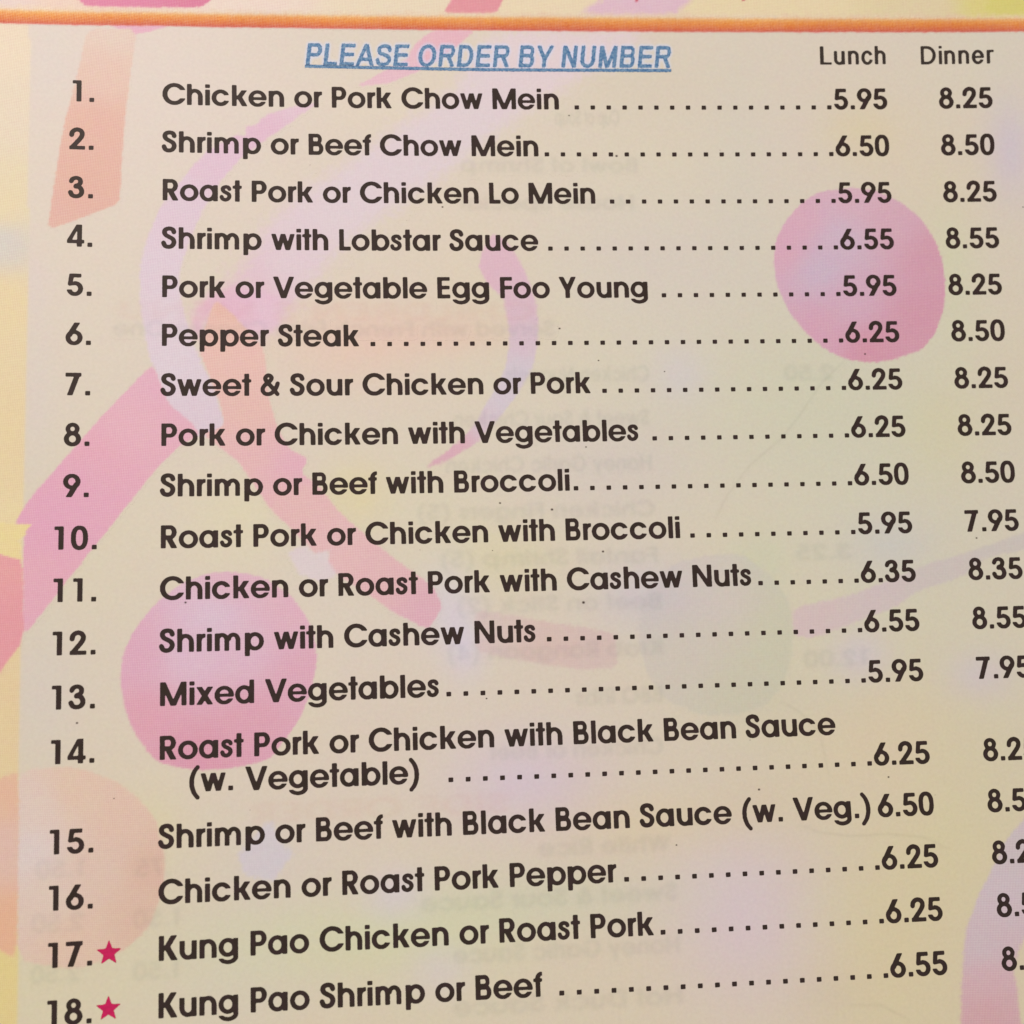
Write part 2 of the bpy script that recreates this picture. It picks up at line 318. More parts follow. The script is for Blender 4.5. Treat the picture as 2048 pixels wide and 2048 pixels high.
# ---------------------------------------------------------------- the bowed sheet
U0, U1, V0, V1 = -3.4, 42.0, -40.0, 13.0      # page edges, in em
def soft(x, a, b, w=3.0):
    y = np.array(x, float)
    hi = y > b; y[hi] = b + w * np.tanh((y[hi] - b) / w)
    lo = y < a; y[lo] = a - w * np.tanh((a - y[lo]) / w)
    return y
def height(u, v):
    uu = soft(u, -1.6, 36.2, 1.6); vv = soft(v, -31.6, 4.6, 1.6)
    x = (uu - 17) / 17; y = (vv + 15) / 17
    return sum(a * x**i * y**j for a, (i, j) in zip(A, POW))
def place(u, v, lift=0.0):
    """paper coordinates (em) -> points in metres on the bowed sheet, lifted along its normal"""
    u = np.asarray(u, float); v = np.asarray(v, float); e = 0.02
    z = height(u, v)
    du = (height(u + e, v) - z) / e; dv = (height(u, v + e) - z) / e
    n = np.stack([-du, -dv, np.ones_like(z)], -1); n /= np.linalg.norm(n, axis=-1, keepdims=True)
    return np.stack([u - 17, v + 15, z], -1) * EM + n * lift
LIFT = 1.1e-6              # one printed layer above another

# ---------------------------------------------------------------- helpers
def link(name, me, mat, parent=None, label=None, kind=None):
    o = bpy.data.objects.new(name, me); scene.collection.objects.link(o)
    if mat: me.materials.append(mat)
    if parent is not None: o.parent = parent
    if label: o['label'] = label
    if kind: o['kind'] = kind
    return o
def lin(c):
    c = np.asarray(c, float) / 255.0
    return np.where(c <= 0.04045, c / 12.92, ((c + 0.055) / 1.055) ** 2.4)
def blur1(a, s):
    if s <= 0: return a
    r = max(1, int(3 * s + .5)); k = np.exp(-.5 * (np.arange(-r, r + 1) / s) ** 2); k /= k.sum()
    for ax in (0, 1):
        p = np.zeros_like(a); n = a.shape[ax]
        for i, w in zip(range(-r, r + 1), k):
            if abs(i) >= n: continue
            s1 = [slice(None)] * 2; s2 = [slice(None)] * 2
            if i >= 0: s1[ax] = slice(i, None); s2[ax] = slice(0, n - i)
            else: s1[ax] = slice(0, n + i); s2[ax] = slice(-i, None)
            p[tuple(s1)] += w * a[tuple(s2)]
        a = p
    return a
def ink_mesh(name, cov, u0, v0, step, lift, colfn=None, thr=0.03, mirror=False):
    """cov[row, col]: ink coverage at the nodes of a regular grid on the paper; keeps the cells that carry ink"""
    H_, W_ = cov.shape
    c4 = np.maximum.reduce([cov[:-1, :-1], cov[1:, :-1], cov[:-1, 1:], cov[1:, 1:]])
    jj, ii = np.nonzero(c4 > thr)
    if len(jj) == 0: return None
    a = jj * W_ + ii
    quads = np.stack([a, a + 1, a + 1 + W_, a + W_], 1)
    used, inv_ = np.unique(quads.ravel(), return_inverse=True)
    quads = inv_.reshape(-1, 4)
    uy, ux = np.divmod(used, W_)
    U = u0 + ux * step; V = v0 + uy * step
    if hasattr(colfn, 'level'): lift = LIFT * colfn.level
    co = place(U, V, lift)
    me = bpy.data.meshes.new(name)
    nq = len(quads)
    me.vertices.add(len(co)); me.vertices.foreach_set('co', co.ravel())
    me.loops.add(nq * 4); me.loops.foreach_set('vertex_index', quads.ravel().astype(np.int32))
    me.polygons.add(nq); me.polygons.foreach_set('loop_start', np.arange(nq, dtype=np.int32) * 4)
    me.polygons.foreach_set('loop_total', np.full(nq, 4, np.int32))
    me.polygons.foreach_set('use_smooth', np.ones(nq, bool))
    me.update(calc_edges=True)
    at = me.attributes.new('cov', 'FLOAT', 'POINT'); at.data.foreach_set('value', cov.ravel()[used].astype(np.float32))
    pc = me.attributes.new('paper', 'FLOAT_VECTOR', 'POINT')
    pc.data.foreach_set('vector', np.stack([U, V, U * 0], -1).ravel().astype(np.float32))
    if colfn is not None:
        cc, sc = colfn(U, V, cov.ravel()[used])
        c = np.ones((len(U), 4), np.float32); c[:, :3] = cc
        sa = me.attributes.new('screen', 'FLOAT', 'POINT'); sa.data.foreach_set('value', sc.astype(np.float32))
        ca = me.attributes.new('ink', 'FLOAT_COLOR', 'POINT'); ca.data.foreach_set('color', c.ravel())
    return me

# ---------------------------------------------------------------- materials
class N:
    """small helper to write node trees"""
    def __init__(s, name):
        s.m = bpy.data.materials.new(name); s.m.use_nodes = True; s.t = s.m.node_tree
        s.t.nodes.clear()
    def n(s, typ, **k):
        x = s.t.nodes.new(typ)
        for a, b in k.items(): setattr(x, a, b)
        return x
    def put(s, sock, val):
        if hasattr(val, 'is_linked') or hasattr(val, 'links'): s.t.links.new(val, sock)
        else: sock.default_value = val
    def math(s, op, a, b=0.0, c=0.0, clamp=False):
        x = s.n('ShaderNodeMath', operation=op, use_clamp=clamp)
        s.put(x.inputs[0], a); s.put(x.inputs[1], b); s.put(x.inputs[2], c); return x.outputs[0]
    def attr(s, name, out='Fac'):
        x = s.n('ShaderNodeAttribute', attribute_name=name); return x.outputs[out]
    def noise(s, vec, scale, detail=2.0, rough=.5, out='Fac'):
        x = s.n('ShaderNodeTexNoise'); s.put(x.inputs['Vector'], vec); x.inputs['Scale'].default_value = scale
        x.inputs['Detail'].default_value = detail; x.inputs['Roughness'].default_value = rough; return x.outputs[out]
    def mixc(s, fac, a, b, mode='MIX'):
        x = s.n('ShaderNodeMix', data_type='RGBA', blend_type=mode)
        s.put(x.inputs[0], fac); s.put(x.inputs[6], a); s.put(x.inputs[7], b); return x.outputs[2]
    def ramp(s, val, a, b, lo=0.0, hi=1.0, smooth=True):
        x = s.n('ShaderNodeMapRange', interpolation_type='SMOOTHSTEP' if smooth else 'LINEAR')
        s.put(x.inputs['Value'], val); x.inputs['From Min'].default_value = a; x.inputs['From Max'].default_value = b
        x.inputs['To Min'].default_value = lo; x.inputs['To Max'].default_value = hi; return x.outputs[0]
def speckle(b, vec, col, amt=1.0):
    """fibre mottling and colour grain shared by the paper and everything printed on it"""
    n1 = b.noise(vec, 9.0, 3.0, .6); n2 = b.noise(vec, 1.6, 3.0, .55, 'Color'); n3 = b.noise(vec, 5.0, 2.0, .6, 'Color')
    g = b.ramp(n1, .25, .75, 1 - .035 * amt, 1 + .035 * amt, False)
    comb = b.n('ShaderNodeCombineColor'); [b.put(comb.inputs[i], g) for i in range(3)]
    col = b.mixc(1.0, col, comb.outputs[0], 'MULTIPLY')
    col = b.mixc(.055 * amt, col, n2, 'SOFT_LIGHT')
    col = b.mixc(.05 * amt, col, n3, 'OVERLAY')
    return col
def screen_dots(b, vec, freq, ang):
    """regular halftone screen, as a 0..1 wave over the paper"""
    r = b.n('ShaderNodeVectorRotate', rotation_type='Z_AXIS'); b.put(r.inputs['Vector'], vec); r.inputs['Angle'].default_value = ang
    sp = b.n('ShaderNodeSeparateXYZ'); b.put(sp.inputs[0], r.outputs[0])
    a = b.math('SINE', b.math('MULTIPLY', sp.outputs[0], freq)); c = b.math('SINE', b.math('MULTIPLY', sp.outputs[1], freq))
    return b.math('MULTIPLY_ADD', b.math('ADD', a, c), .25, .5)
def finish(b, col, alpha=None, rough=.55, bump_scale=14.0, bump=.045):
    vec = b.attr('paper', 'Vector')
    pr = b.n('ShaderNodeBsdfPrincipled'); b.put(pr.inputs['Base Color'], col)
    pr.inputs['Roughness'].default_value = rough; pr.inputs['Specular IOR Level'].default_value = .22
    bp = b.n('ShaderNodeBump'); bp.inputs['Strength'].default_value = bump; bp.inputs['Distance'].default_value = 2e-5
    b.put(bp.inputs['Height'], b.noise(vec, bump_scale, 4.0, .6)); b.put(pr.inputs['Normal'], bp.outputs[0])
    out = b.n('ShaderNodeOutputMaterial')
    if alpha is None: b.t.links.new(pr.outputs[0], out.inputs[0])
    else:
        tr = b.n('ShaderNodeBsdfTransparent'); mx = b.n('ShaderNodeMixShader')
        b.put(mx.inputs[0], alpha); b.t.links.new(tr.outputs[0], mx.inputs[1]); b.t.links.new(pr.outputs[0], mx.inputs[2])
        b.t.links.new(mx.outputs[0], out.inputs[0])
    return b.m
def print_material():
    """paper and every flat tint printed on it: the tint is a surface attribute, the halftone screen follows 'screen'"""
    b = N('printed_paper'); vec = b.attr('paper', 'Vector'); col = b.attr('ink', 'Color'); scr = b.attr('screen')
    dots = b.ramp(screen_dots(b, vec, 2 * math.pi / .0535, .06), .15, .85)
    deep = b.mixc(1.0, col, (.90, .76, .84, 1), 'MULTIPLY'); pale = b.mixc(.20, col, (1, .98, .92, 1))
    col2 = b.mixc(dots, deep, pale)
    mott = b.ramp(b.noise(vec, 3.2, 3.0, .6), .3, .7, .45, .9)
    col = b.mixc(b.math('MULTIPLY', scr, mott), col, col2)
    yd = screen_dots(b, vec, 2 * math.pi / .0535, .30)
    col = b.mixc(b.math('MULTIPLY', yd, .05), col, (.82, .68, .40, 1), 'MULTIPLY')
    return finish(b, speckle(b, vec, col), None, .5)
def type_ink(name, col, col2, edge=.24, wob=.35, amount=.965, rough=.45, patch=3.0):
    b = N(name); vec = b.attr('paper', 'Vector'); cov = b.attr('cov')
    c = b.mixc(b.ramp(b.noise(vec, patch, 3.0, .6), .35, .65), col, col2)
    w = b.math('ADD', cov, b.math('MULTIPLY', b.math('SUBTRACT', b.noise(vec, 16.0, 2.0), .5), wob))
    a = b.math('MULTIPLY', b.ramp(w, .5 - edge, .5 + edge), amount)
    return finish(b, c, a, rough)
M_print = print_material()
M_black = type_ink('black_type_ink', (.030, .019, .014, 1), (.038, .021, .022, 1))
M_thin = type_ink('black_column_ink', (.034, .025, .022, 1), (.048, .034, .029, 1), wob=.4)
M_blue = type_ink('blue_heading_ink', (.06, .17, .38, 1), (.19, .33, .52, 1), .34, 1.25, .93, patch=11.0)
M_star = type_ink('magenta_star_ink', (.62, .012, .12, 1), (.52, .012, .10, 1), .25, .5, .97, patch=9.0)
M_speck = type_ink('dark_speck', (.07, .035, .03, 1), (.05, .03, .03, 1), .45, .2, .8)
LIGHT = np.array([1.035, 0.985, 0.82])      # what the lamp makes of white paper, used to turn seen print colours into ink colours


# ---------------------------------------------------------------- letterforms, drawn on a fine grid
RES = 160
class Pen:
    def __init__(s, adv, V=.155, H=.13, lo=-.3, hi=.9):
        s.adv = adv; s.V = V; s.H = H; s.lo = lo
        s.pad = .1
        s.x, s.y = np.meshgrid((np.arange(int(round((adv + .2) * RES))) + .5) / RES - .1, (np.arange(int(round((hi - lo) * RES))) + .5) / RES + lo)
        s.g = np.zeros(s.x.shape, bool)
    def box(s, x0, y0, x1, y1): s.g |= (s.x >= x0) & (s.x <= x1) & (s.y >= y0) & (s.y <= y1); return s
    def inpoly(s, pts):
        m = np.zeros(s.x.shape, bool); n = len(pts)
        for i in range(n):
            (x1, y1), (x2, y2) = pts[i], pts[(i + 1) % n]
            if y1 == y2: continue
            m ^= ((s.y > min(y1, y2)) & (s.y <= max(y1, y2))) & (s.x < (s.y - y1) * (x2 - x1) / (y2 - y1) + x1)
        return m
    def poly(s, *pts): s.g |= s.inpoly(pts); return s
    def cut(s, *pts): s.g &= ~s.inpoly(pts); return s
    def cutbox(s, x0, y0, x1, y1): s.g &= ~((s.x >= x0) & (s.x <= x1) & (s.y >= y0) & (s.y <= y1)); return s
    def ell(s, cx, cy, rx, ry, p=2): return (abs((s.x - cx) / rx) ** p + abs((s.y - cy) / ry) ** p) <= 1
    def ring(s, cx, cy, rx, ry, V=None, H=None, clip=None, p=2):
        V = s.V if V is None else V; H = s.H if H is None else H
        m = s.ell(cx, cy, rx, ry, p) & ~s.ell(cx, cy, rx - V, ry - H, p)
        if clip is not None: m &= clip(s.x, s.y)
        s.g |= m; return s
    def diag(s, x0, y0, x1, y1, w):            # slanted stem with level ends; x are centre lines
        h = w / 2; return s.poly((x0 - h, y0), (x0 + h, y0), (x1 + h, y1), (x1 - h, y1))
    def bowl(s, x0, x1, y0, y1, k=1.0):         # D shape with its counter
        r = (y1 - y0) / 2; cy = (y0 + y1) / 2; rx = r * k
        out = ((s.x >= x0) & (s.x <= x1 - rx) & (s.y >= y0) & (s.y <= y1)) | (s.ell(x1 - rx, cy, rx, r) & (s.x >= x1 - rx))
        ri = r - s.H; rxi = max(rx - s.V, .03)
        inn = ((s.x >= x0 + s.V) & (s.x <= x1 - rx) & (abs(s.y - cy) <= ri)) | (s.ell(x1 - rx, cy, rxi, ri) & (s.x >= x1 - rx))
        s.g |= out & ~inn; return s
    def path(s, pts, w, w2=None):               # smooth stroke through points
        P_ = np.array(pts, float); P_ = np.vstack([2 * P_[0] - P_[1], P_, 2 * P_[-1] - P_[-2]]); q = []
        for i in range(1, len(P_) - 2):
            for t_ in np.linspace(0, 1, 12, endpoint=False):
                a, b, c, d = P_[i - 1:i + 3]
                q.append(.5 * ((2 * b) + (c - a) * t_ + (2 * a - 5 * b + 4 * c - d) * t_**2 + (3 * b - a - 3 * c + d) * t_**3))
        q.append(P_[-2]); q = np.array(q); tn = np.gradient(q, axis=0); tn /= np.linalg.norm(tn, axis=1, keepdims=True)
        nr = np.stack([-tn[:, 1], tn[:, 0]], 1)
        V = w; H = w if w2 is None else w2
        hw = np.sqrt((nr[:, 0] * V) ** 2 + (nr[:, 1] * H) ** 2)[:, None] / 2
        a = q + nr * hw; b = q - nr * hw
        for i in range(len(q) - 1): s.g |= s.inpoly([tuple(a[i]), tuple(a[i + 1]), tuple(b[i + 1]), tuple(b[i])])
        for i in range(1, len(q) - 1): s.g |= ((s.x - q[i, 0]) ** 2 + (s.y - q[i, 1]) ** 2) <= (hw[i, 0] * .98) ** 2
        return s
    def turn(s, w, h):                           # rotate the drawing by half a turn inside a w x h box
        X = w - s.x; Y = h - s.y
        ix = np.clip(((X + .1) * RES).astype(int), 0, s.g.shape[1] - 1); iy = np.clip(((Y - s.lo) * RES).astype(int), 0, s.g.shape[0] - 1)
        s.g = s.g[iy, ix]; return s
    def flip(s, w):
        ix = np.clip(((w - s.x + .1) * RES).astype(int), 0, s.g.shape[1] - 1)
        s.g = np.take_along_axis(s.g, ix, 1); return s

def geometric(ch, adv):
    """round geometric demi-bold letters like the menu's dish names"""
    V, H, x, C = .155, .128, .555, .74
    L_, I_ = .045, .2
    g = Pen(adv, V, H)
    def stem(a=L_, y0=0, y1=C): return g.box(a, y0, a + V, y1)
    if ch == 'a': g.ring(.300, .277, .280, .292, .148); g.box(.462, 0, .612, x)
    elif ch == 'b': g.ring(.362, .277, .280, .292, .148); stem(L_)
    elif ch == 'd': g.ring(.300, .277, .280, .292, .148); g.box(.460, 0, .612, C)
    elif ch == 'p': g.ring(.362, .277, .280, .292, .148); stem(L_, -.185, x)
    elif ch == 'q': g.ring(.300, .277, .280, .292, .148); g.box(.460, -.185, .612, x)
    elif ch == 'g':
        g.ring(.300, .287, .280, .282, .148)
        m = g.ell(.312, -.005, .300, .205) & ~g.ell(.300, .015, .162, .105) & (g.y < -.04); g.g |= m
        g.box(.460, -.045, .612, x)
    elif ch == 'c': g.ring(.315, .277, .298, .292, .155, .132); g.cut((.315, .277), (.47, .375), (.75, .375), (.75, .178), (.47, .178))
    elif ch == 'e':
        g.ring(.318, .277, .302, .292, .15, .118); g.box(.06, .222, .60, .322); g.g &= g.ell(.318, .277, .302, .292)
        g.cutbox(.30, .168, .7, .217)
    elif ch == 'f':
        g.box(.068, 0, .068 + .15, .56); g.ring(.262, .552, .194, .20, .15, .122, lambda X, Y: (X < .285) & (Y > .55)); g.box(.0, .447, .282, .553)
    elif ch == 'h': stem(); g.ring(.302, .30, .258, .27, .152, .13, lambda X, Y: Y > .30); g.box(.408, 0, .56, .302)
    elif ch == 'n': stem(L_, 0, x); g.ring(.302, .30, .258, .27, .152, .13, lambda X, Y: Y > .30); g.box(.408, 0, .56, .302)
    elif ch == 'u': stem(L_, 0, x); g.ring(.302, .30, .258, .27, .152, .13, lambda X, Y: Y > .30); g.box(.408, 0, .56, .302); g.turn(.605, x)
    elif ch == 'm':
        stem(L_, 0, x)
        for cx in (.258, .608): g.ring(cx + .012, .32, .225, .25, .150, .128, lambda X, Y: Y > .32); g.box(cx + .087, 0, cx + .237, .322)
        g.box(.345 , 0, .495, .36)
    elif ch == 'i': stem(L_, 0, .548); g.box(L_, .612, I_, .735)
    elif ch == 'l': stem()
    elif ch == 'k': stem(); g.diag(.235, .235, .455, x, .185); g.diag(.265, .36, .468, 0, .185); g.cutbox(.56, -.1, .9, .9)
    elif ch == 'o': g.ring(.32, .277, .300, .292, .150, .130)
    elif ch == 'r': stem(L_, 0, x); g.poly((.19, .30), (.19, .52), (.235, .562), (.318, .562), (.318, .437), (.275, .432), (.225, .405), (.205, .36))
    elif ch == 's': g.path([(.335, .425), (.295, .485), (.215, .506), (.13, .475), (.11, .408), (.155, .342), (.23, .300), (.305, .250), (.328, .165), (.275, .082), (.19, .056), (.105, .090), (.072, .165)], .135, .12)
    elif ch == 't': g.box(.075, 0, .23, C); g.box(.0, .447, .302, .553)
    elif ch == 'v': g.diag(.085, x, .28, 0, .16); g.diag(.475, x, .28, 0, .16)
    elif ch == 'w':
        for a, b, c, d_ in ((.088, x, .248, 0), (.402, x, .248, 0), (.402, x, .556, 0), (.714, x, .556, 0)): g.diag(a, b, c, d_, .152)
    elif ch == 'x': g.diag(.105, x, .452, 0, .18); g.diag(.452, x, .105, 0, .18)
    elif ch == 'y': g.diag(.085, x, .29, 0, .16); g.diag(.495, x, .215, -.185, .16)
    elif ch == 'z': g.box(.03, x - .12, .43, x); g.box(.03, 0, .43, .12); g.diag(.34, x, .12, 0, .17)
    elif ch == 'A': g.diag(.09, 0, .37, C, .165); g.diag(.65, 0, .37, C, .165); g.box(.2, .15, .54, .27)
    elif ch == 'B': g.bowl(L_, .49, .345, C, .8); g.bowl(L_, .54, 0, .43, .82)
    elif ch == 'C': g.ring(.415, .37, .392, .385, .165, .137); g.cut((.415, .37), (.56, .517), (1.0, .517), (1.0, .222), (.56, .222))
    elif ch == 'D': g.bowl(L_, .66, 0, C, .95)
    elif ch == 'E': stem(); g.box(L_, C - .13, .468, C); g.box(L_, .312, .458, .437); g.box(L_, 0, .475, .13)
    elif ch == 'F': stem(); g.box(L_, C - .13, .455, C); g.box(L_, .305, .455, .43)
    elif ch == 'G': g.ring(.42, .37, .395, .385, .165, .137); g.cut((.42, .37), (.7, .53), (1, .6), (1, .4), (.42, .4)); g.box(.45, .27, .81, .4)
    elif ch == 'H': stem(); g.box(.475, 0, .63, C); g.box(.1, .31, .55, .435)
    elif ch == 'I': stem()
    elif ch == 'K': stem(); g.diag(.225, .30, .500, C, .19); g.diag(.265, .44, .515, 0, .2); g.cutbox(.0, 0, .044, C)
    elif ch == 'L': stem(); g.box(L_, 0, .425, .13)
    elif ch == 'M': stem(); g.box(.700, 0, .855, C); g.diag(.13, C, .45, 0, .168); g.diag(.77, C, .45, 0, .168)
    elif ch == 'N': stem(); g.box(.54, 0, .695, C); g.diag(.13, C, .61, 0, .175)
    elif ch == 'O': g.ring(.42, .37, .395, .385, .165, .137)
    elif ch == 'P': g.bowl(L_, .535, .275, C, .92); stem()
    elif ch == 'Q': g.ring(.42, .37, .395, .385, .165, .137); g.diag(.52, .2, .74, 0, .16)
    elif ch == 'R': g.bowl(L_, .535, .285, C, .92); stem(); g.diag(.285, .34, .462, 0, .19)
    elif ch == 'S': g.path([(.415, .560), (.372, .655), (.262, .688), (.145, .652), (.106, .560), (.150, .465), (.26, .398), (.375, .325), (.412, .215), (.36, .102), (.245, .058), (.13, .092), (.075, .205)], .155, .138)
    elif ch == 'T': g.box(.01, C - .13, .41, C); g.box(.132, 0, .288, C)
    elif ch == 'U': stem(L_, .25, C); g.box(.44, .25, .595, C); g.ring(.32, .26, .275, .275, .155, .13, lambda X, Y: Y < .262)
    elif ch == 'V': g.diag(.085, C, .35, 0, .168); g.diag(.615, C, .35, 0, .168)
    elif ch == 'W': [g.diag(a, C, b, 0, .15) for a, b in ((.09, .27), (.45, .27), (.45, .63), (.81, .63))]
    elif ch == 'Y': g.diag(.095, C, .31, .28, .172); g.diag(.525, C, .31, .28, .172); g.box(.232, 0, .388, .33)
    elif ch == '&': g.path([(.575, .035), (.40, .265), (.20, .50), (.175, .605), (.25, .685), (.345, .66), (.372, .575), (.30, .475), (.14, .34), (.082, .20), (.15, .08), (.275, .052), (.40, .11), (.51, .25), (.578, .43)], .138, .13)
    elif ch == '0': g.ring(.28, .37, .258, .388, .152, .13, p=2.4)
    elif ch == '1': g.box(.235, 0, .395, C); g.box(.115, .625, .25, C)
    elif ch == '2': g.path([(.10, .49), (.125, .60), (.20, .67), (.29, .69), (.385, .655), (.435, .57), (.425, .47), (.37, .375), (.27, .25), (.13, .08)], .155, .14); g.cutbox(-.1, -.3, .7, 0); g.box(.035, 0, .53, .128); g.cutbox(-.1, -.1, .034, .3)
    elif ch == '3': g.path([(.11, .565), (.155, .65), (.265, .69), (.37, .655), (.405, .56), (.365, .465), (.245, .415)], .15, .132); g.path([(.235, .395), (.38, .365), (.448, .23), (.40, .105), (.275, .055), (.15, .09), (.088, .20)], .158, .136)
    elif ch == '4': g.poly((.01, .115), (.01, .215), (.30, C + .01), (.475, C + .01), (.475, .232), (.548, .232), (.548, .115), (.475, .115), (.475, 0), (.32, 0), (.32, .115)); g.cut((.165, .23), (.325, .23), (.325, .56))
    elif ch == '5':
        g.ring(.28, .235, .255, .25, .155, .132); g.cutbox(-.1, .20, .24, .60)
        g.poly((.105, C), (.255, C), (.215, .455), (.26, .35), (.10, .325), (.058, .365)); g.box(.105, C - .13, .475, C)
        g.cut((.10, .335), (.05, .20), (-.05, .20), (-.05, .40), (.055, .36))
    elif ch in '69':
        g.ring(.28, .238, .262, .253, .152, .128); g.diag(.108, .27, .375, C, .185);
        if ch == '9': g.turn(.56, C)
    elif ch == '7': g.box(.035, C - .13, .525, C); g.diag(.425, C, .175, 0, .172); g.cutbox(.526, 0, .8, .9)
    elif ch == '8': g.ring(.28, .555, .213, .200, .142, .125); g.ring(.28, .228, .262, .243, .155, .13)
    elif ch == '.': g.box(.06, 0, .215, .145)
    elif ch == "'": g.box(.08, .5, .2, C)
    elif ch == '(': g.path([(.315, .765), (.205, .62), (.140, .44), (.125, .285), (.140, .13), (.205, -.05), (.315, -.195)], .145, .10)
    elif ch == ')': g.path([(.315, .765), (.205, .62), (.140, .44), (.125, .285), (.140, .13), (.205, -.05), (.315, -.195)], .145, .10); g.flip(.38)
    return g.g

def grotesque(ch, adv):
    """lighter grotesque letters of the Lunch and Dinner column heads"""
    V, H, x, C = .128, .108, .53, .718
    g = Pen(adv, V, H)
    def arch(a, b, top=.545):
        cx = (a + b) / 2; g.ring(cx, .335, (b - a) / 2, top - .335, V, H, lambda X, Y: Y > .335); g.box(b - V, 0, b, .337)
    if ch == 'L': g.box(.078, 0, .078 + V + .01, C); g.box(.078, 0, .53, .088)
    elif ch == 'D': g.bowl(.08, .675, 0, C, .95)
    elif ch == 'u': g.box(.065, 0, .065 + V, x); arch(.065, .49); g.turn(.555, x)
    elif ch == 'n': g.box(.065, 0, .065 + V, x); arch(.065, .49)
    elif ch == 'h': g.box(.065, 0, .065 + V, C); arch(.065, .49)
    elif ch == 'i': g.box(.066, 0, .066 + V, x); g.box(.066, C - .1, .066 + V, C)
    elif ch == 'c': g.ring(.262, .262, .232, .282, V, H); g.cut((.262, .262), (.42, .37), (.8, .37), (.8, .18), (.42, .18))
    elif ch == 'e': g.ring(.278, .262, .242, .282, V, H); g.cut((.30, .235), (.8, .235), (.8, .16), (.42, .16)); g.box(.08, .228, .518, .308)
    elif ch == 'r': g.box(.07, 0, .07 + V, x); g.path([(.12, .36), (.16, .44), (.23, .487), (.325, .492)], .09)
    return g.g

def slanted(ch, adv):
    """narrow slanted capitals of the blue heading"""
    V, H, C = .142, .112, .716
    g = Pen(adv, V, H); L_ = .075
    def stem(a=L_, y0=0, y1=C): return g.box(a, y0, a + V, y1)
    if ch == 'P': g.bowl(L_, .63, .285, C, .85); stem()
    elif ch == 'L': stem(); g.box(L_, 0, .575, H)
    elif ch == 'E': stem(); g.box(L_, C - H, .615, C); g.box(L_, .315, .59, .315 + H); g.box(L_, 0, .625, H)
    elif ch == 'A': g.diag(.085, 0, .36, C, .14); g.diag(.635, 0, .36, C, .14); g.box(.2, .165, .52, .27)
    elif ch == 'S': g.path([(.545, .515), (.50, .62), (.345, .665), (.185, .625), (.135, .53), (.185, .43), (.34, .375), (.50, .315), (.56, .20), (.49, .09), (.335, .05), (.17, .09), (.105, .215)], .135, .112)
    elif ch == 'O': g.ring(.39, .358, .34, .37, V, H)
    elif ch == 'R': g.bowl(L_, .66, .31, C, .8); stem(); g.diag(.44, .33, .62, 0, .15)
    elif ch == 'D': g.bowl(L_, .66, 0, C, .8)
    elif ch == 'B': g.bowl(L_, .62, .33, C, .8); g.bowl(L_, .65, 0, .33 + H, .8)
    elif ch == 'Y': g.diag(.08, C, .335, .26, .15); g.diag(.59, C, .335, .26, .15); g.box(.265, 0, .405, .3)
    elif ch == 'N': stem(); g.box(.645 - V, 0, .645, C); g.diag(.15, C, .57, 0, .15)
    elif ch == 'U': stem(L_, .23, C); g.box(.645 - V, .23, .645, C); g.ring(.36, .245, .285, .255, V, H, lambda X, Y: Y < .247)
    elif ch == 'M': stem(); g.box(.76 - V, 0, .76, C); g.diag(.15, C, .418, 0, .14); g.diag(.685, C, .418, 0, .14)
    return g.g

ADV = dict(zip("ABCDEFGHIKLMNOPQRSTUVWXYZ", [740, 580, 780, 700, 520, 480, 840, 680, 280, 620, 440, 900, 740, 840, 560, 840, 580, 520, 420, 640, 700, 900, 680, 620, 500]))
ADV.update(zip("abcdefghijklmnopqrstuvwxyz", [660, 660, 640, 660, 640, 280, 660, 600, 240, 260, 580, 240, 940, 600, 640, 660, 660, 320, 440, 300, 600, 560, 800, 560, 580, 460]))
ADV.update({c: 560 for c in '0123456789'}); ADV.update({' ': 280, '.': 280, '(': 380, ')': 380, '&': 680, "'": 280})
ADV_G = dict(L=556, u=556, n=556, c=500, h=556, D=722, i=222, e=556, r=333)
ADV_S = dict(P=667, L=611, E=667, A=722, S=667, O=778, R=722, D=722, B=722, Y=667, N=722, U=722, M=833); ADV_S[' '] = 278
FONTS = {'geo': (geometric, ADV), 'gro': (grotesque, ADV_G), 'sla': (slanted, ADV_S)}
cache = {}
def glyph(font, ch):
    k = (font, ch)
    if k not in cache: cache[k] = FONTS[font][0](ch, FONTS[font][1][ch] / 1000)
    return cache[k]
def layout(text, font='geo', track=0.0, marks=None):
    """bool canvas holding a string, its left edge at pen position zero (with .1 em of padding)"""
    adv = FONTS[font][1]; xs = []; x = 0.0
    for ch in text: xs.append(x); x += adv[ch] / 1000 + track
    cv = np.zeros((int(round(1.2 * RES)), int(round((x + .3) * RES))), bool)
    for ch, xx in zip(text, xs):
        if ch == ' ': continue
        g = glyph(font, ch); i = int(round(xx * RES)); w = min(g.shape[1], cv.shape[1] - i)
        cv[:, i:i + w] |= g[:, :w]
    return cv, x
